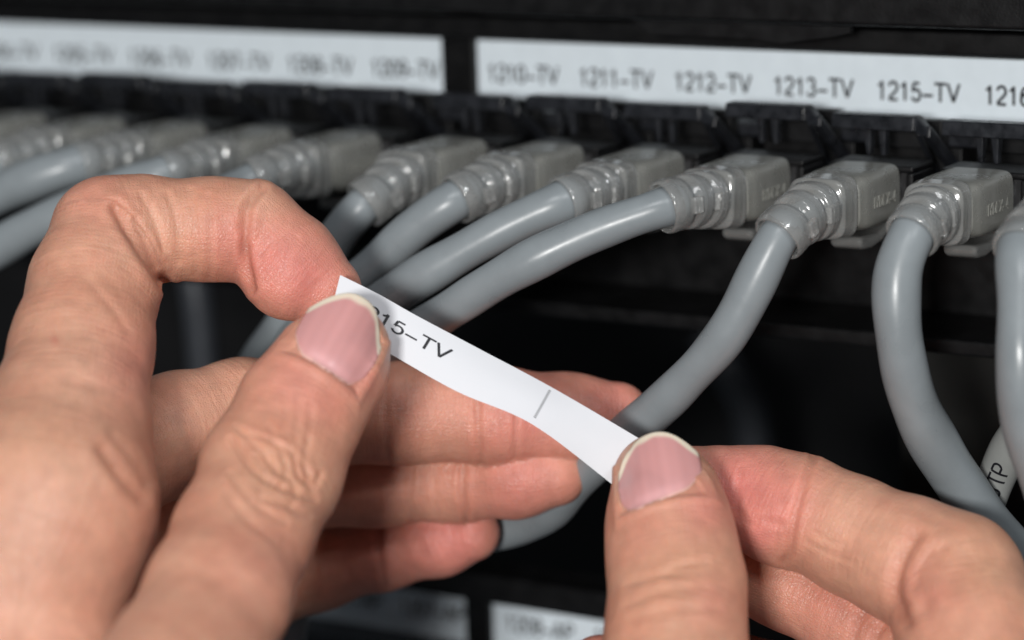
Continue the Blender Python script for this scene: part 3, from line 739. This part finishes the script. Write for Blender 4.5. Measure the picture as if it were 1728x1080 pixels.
L_strokes = [
 # index: inner fold of the bent middle joint, joint crease, short folds round the knuckle
 ('index', [(196, 352), (222, 395), (250, 436), (277, 478)], .75, .85), ('index', [(228, 372), (250, 412), (268, 448)], .35, .5), ('index', [(240, 330), (262, 372), (275, 420)], .22, .5),
 ('index', [(282, 326), (298, 370), (303, 440)], .16, .5), ('index', [(320, 320), (330, 380), (330, 462)], .14, .45), ('index', [(352, 330), (356, 400), (352, 470)], .14, .45),
 ('index', [(442, 318), (420, 350), (414, 400), (416, 440), (424, 488)], .60, .62), ('index', [(428, 322), (408, 352), (402, 390)], .20, .5),
 ('index', [(500, 400), (486, 428), (478, 452)], .10, .5), ('index', [(150, 470), (190, 520), (215, 560)], .10, .6), ('index', [(120, 640), (170, 650), (215, 640)], .12, .9),
 ('index', [(175, 760), (205, 800), (238, 838)], .45, 1.0), ('index', [(190, 735), (226, 780), (248, 815)], .25, .8),
 # thumb: wrinkles over the joint
 ('thumb', [(392, 742), (418, 782), (452, 812), (500, 832), (530, 842)], .30, .42), ('thumb', [(400, 722), (440, 760), (470, 800)], .22, .40), ('thumb', [(405, 728), (460, 745), (500, 772), (520, 800)], .20, .40),
 ('thumb', [(470, 752), (482, 790), (474, 822)], .24, .38), ('thumb', [(496, 776), (506, 806), (530, 818), (540, 800)], .26, .36), ('thumb', [(440, 842), (480, 852), (520, 870)], .20, .45), ('thumb', [(388, 800), (430, 850), (480, 880)], .16, .5),
 ('thumb', [(380, 830), (420, 880), (460, 910)], .12, .5), ('thumb', [(455, 720), (462, 750), (448, 790)], .15, .4), ('thumb', [(520, 740), (515, 780), (525, 830)], .15, .4), ('thumb', [(430, 770), (445, 800), (438, 830)], .14, .35), ('thumb', [(480, 800), (500, 830), (490, 855)], .16, .35),
 ('thumb', [(478, 660), (482, 700), (474, 735)], .08, .4), ('thumb', [(500, 665), (503, 700), (498, 740)], .08, .4), ('thumb', [(525, 680), (524, 712), (520, 745)], .08, .4),
 # stretched fingers: joint creases on the palm side
 ('middle', [(812, 615), (806, 700), (812, 785)], .28, .5), ('middle', [(868, 620), (872, 700), (868, 785)], .22, .45), ('middle', [(655, 610), (650, 700), (655, 790)], .16, .6), ('middle', [(690, 612), (694, 700), (690, 790)], .12, .6),
 ('ring', [(782, 785), (780, 830), (788, 880)], .30, .5), ('ring', [(694, 785), (690, 830), (694, 880)], .22, .5), ('ring', [(735, 785), (733, 830), (736, 880)], .10, .5),
 ('little', [(642, 880), (640, 930), (650, 990)], .28, .6), ('little', [(700, 905), (712, 935), (700, 960)], .12, .8),
]
L_tones = [('index', (520, 470, 80), PINK, .85), ('index', (450, 440, 70), PINK, .7), ('index', (380, 400, 45), PINK, .45), ('index', (430, 335, 26), PALE, .6), ('index', (130, 640, 90), PALE, .45), ('index', (250, 400, 60), PALE, .25), ('index', (93, 574, 8), RED, .5),
           ('index', (225, 620, 60), PINK, .4), ('index', (60, 760, 110), WARM, .35), ('*', (60, 930, 170), (.60, .36, .27), .5),
           ('thumb', (560, 690, 40), RED, .35), ('thumb', (500, 640, 70), PINK, .5), ('thumb', (440, 960, 90), PINK, .2), ('index', (150, 330, 60), PINK, .25), ('thumb', (470, 800, 70), WARM, .30), ('thumb', (610, 640, 40), PINK, .5),
           ('middle', (700, 700, 120), PINK, .25), ('middle', (900, 700, 110), PINK, .75), ('middle', (1040, 680, 60), PINK, .7), ('middle', (330, 660, 80), PALE, .5),
           ('ring', (880, 820, 110), PINK, .7), ('ring', (650, 830, 100), PINK, .3), ('little', (760, 900, 110), PINK, .9), ('little', (620, 950, 80), PINK, .5)]
L_nails = [dict(finger='thumb', c=(584, 564, 403), root=(508, 692, 404), tip=(588, 562, 410), w=11.5, l=13.6, turn=-10, curve=.56, free=.10, skew=.03)]
make_hand('hand with bent index finger and thumb holding the end of the white tape', fingers=[L_index, L_thumb, L_middle, L_ring, L_little], palm=L_palm, palm_k=9, finger_k=5, strokes=L_strokes, tones=L_tones, nails=L_nails, base=SKIN)

# hand on the right: thumb upright over the tape, index finger behind it
R_thumb = Finger('thumb', [(1107, 795, 412, 5.3), (1120, 830, 410.5, 6.8), (1131, 900, 406, 8.3), (1142, 985, 401, 8.8), (1140, 1080, 395, 9.1), (1150, 1200, 388, 10), (1190, 1350, 380, 11.5)], kn=1.16, k=4)
R_index = Finger('index', [(1165, 815, 427, 5.4), (1220, 834, 426, 6.9), (1290, 840, 424, 7.25), (1350, 863, 421, 7.9), (1440, 903, 417, 8.2), (1530, 945, 412, 8.9), (1612, 985, 408, 9.6), (1642, 1080, 402, 10.4), (1665, 1250, 392, 11.5), (1690, 1480, 382, 14)], kn=1.0, k=2.4, extra=[(1300, 885, 420, 5.2)])
R_middle = Finger('middle', [(1130, 925, 434, 5), (1240, 950, 432, 6.4), (1330, 982, 428, 6.7), (1440, 1038, 424, 7.3), (1560, 1125, 418, 8.2), (1760, 1450, 396, 11)], k=3)
R_ring = Finger('ring', [(1012, 1128, 441, 5.2), (1100, 1130, 441, 6), (1200, 1136, 440, 6.6), (1450, 1190, 432, 7.5), (1790, 1500, 408, 10)], k=3)
R_little = Finger('little', [(1100, 1290, 450, 4.8), (1200, 1295, 449, 5.8), (1450, 1340, 442, 6.8), (1830, 1600, 420, 9)], k=3)
wr = (1720, 2250, 385, 27)
R_palm = [((1690, 1480, 382, 14), (1700, 1900, 378, 15)), ((1760, 1450, 396, 11), (1730, 1900, 390, 15)), ((1790, 1500, 408, 10), (1750, 1900, 402, 15)), ((1830, 1600, 420, 9), (1770, 1950, 410, 14)), ((1190, 1350, 380, 11.5), (1480, 1850, 378, 15)),
          ((1700, 1900, 378, 15), wr), ((1730, 1900, 390, 15), wr), ((1750, 1900, 402, 15), wr), ((1770, 1950, 410, 14), wr), ((1480, 1850, 378, 15), wr), ((1560, 1500, 384, 9), (1330, 1450, 382, 9)), (wr, (1728, 2330, 385, 27))]
R_strokes = [('index', [(1372, 772), (1356, 820), (1342, 870), (1332, 930), (1322, 950)], .34, .55), ('index', [(1545, 905), (1520, 950), (1512, 1000), (1530, 1050)], .50, 1.0), ('index', [(1570, 930), (1552, 960), (1545, 990)], .30, .8), ('index', [(1590, 925), (1566, 975), (1560, 1030)], .22, .9),
 ('index', [(1250, 868), (1268, 885), (1290, 880), (1320, 884)], .14, .6), ('index', [(1372, 896), (1400, 912), (1425, 918)], .10, .35), ('index', [(1365, 915), (1400, 935), (1440, 950)], .10, .35), ('index', [(1250, 790), (1244, 830), (1246, 860)], .10, .5),
 ('thumb', [(1120, 968), (1150, 955), (1190, 948)], .18, .5), ('thumb', [(1060, 985), (1110, 972), (1160, 968)], .14, .5), ('thumb', [(1060, 1020), (1110, 1000), (1190, 990)], .14, .6), ('thumb', [(1070, 1045), (1130, 1030), (1210, 1025)], .12, .6),
 ('middle', [(1470, 1020), (1448, 1050), (1440, 1080)], .25, .6), ('middle', [(1500, 1045), (1480, 1070), (1475, 1090)], .25, .6)]
R_tones = [('index', (1240, 820, 90), PINK, .95), ('index', (1320, 850, 60), PINK, .6), ('index', (1280, 905, 40), PINK, .7), ('index', (1450, 880, 80), PALE, .35), ('index', (1660, 950, 90), WARM, .4), ('index', (1560, 1000, 70), PINK, .3),
           ('thumb', (1190, 860, 50), PINK, .6), ('thumb', (1080, 900, 60), PINK, .3), ('thumb', (1140, 960, 80), WARM, .35), ('thumb', (1200, 1010, 40), PINK, .3), ('middle', (1400, 1030, 120), PINK, .4), ('ring', (1100, 1080, 300), PINK, .6)]
R_nails = [dict(finger='thumb', c=(1100, 788, 404), root=(1131, 900, 406), tip=(1100, 785, 411), w=11.6, l=12.0, turn=15, curve=.56, free=.095, skew=-.10)]
make_hand('hand with upright thumb and index finger pinching the tape where it crosses a cable', fingers=[R_index, R_thumb, R_middle, R_ring, R_little], palm=R_palm, palm_k=9, finger_k=5, strokes=R_strokes, tones=R_tones, nails=R_nails, base=SKIN)
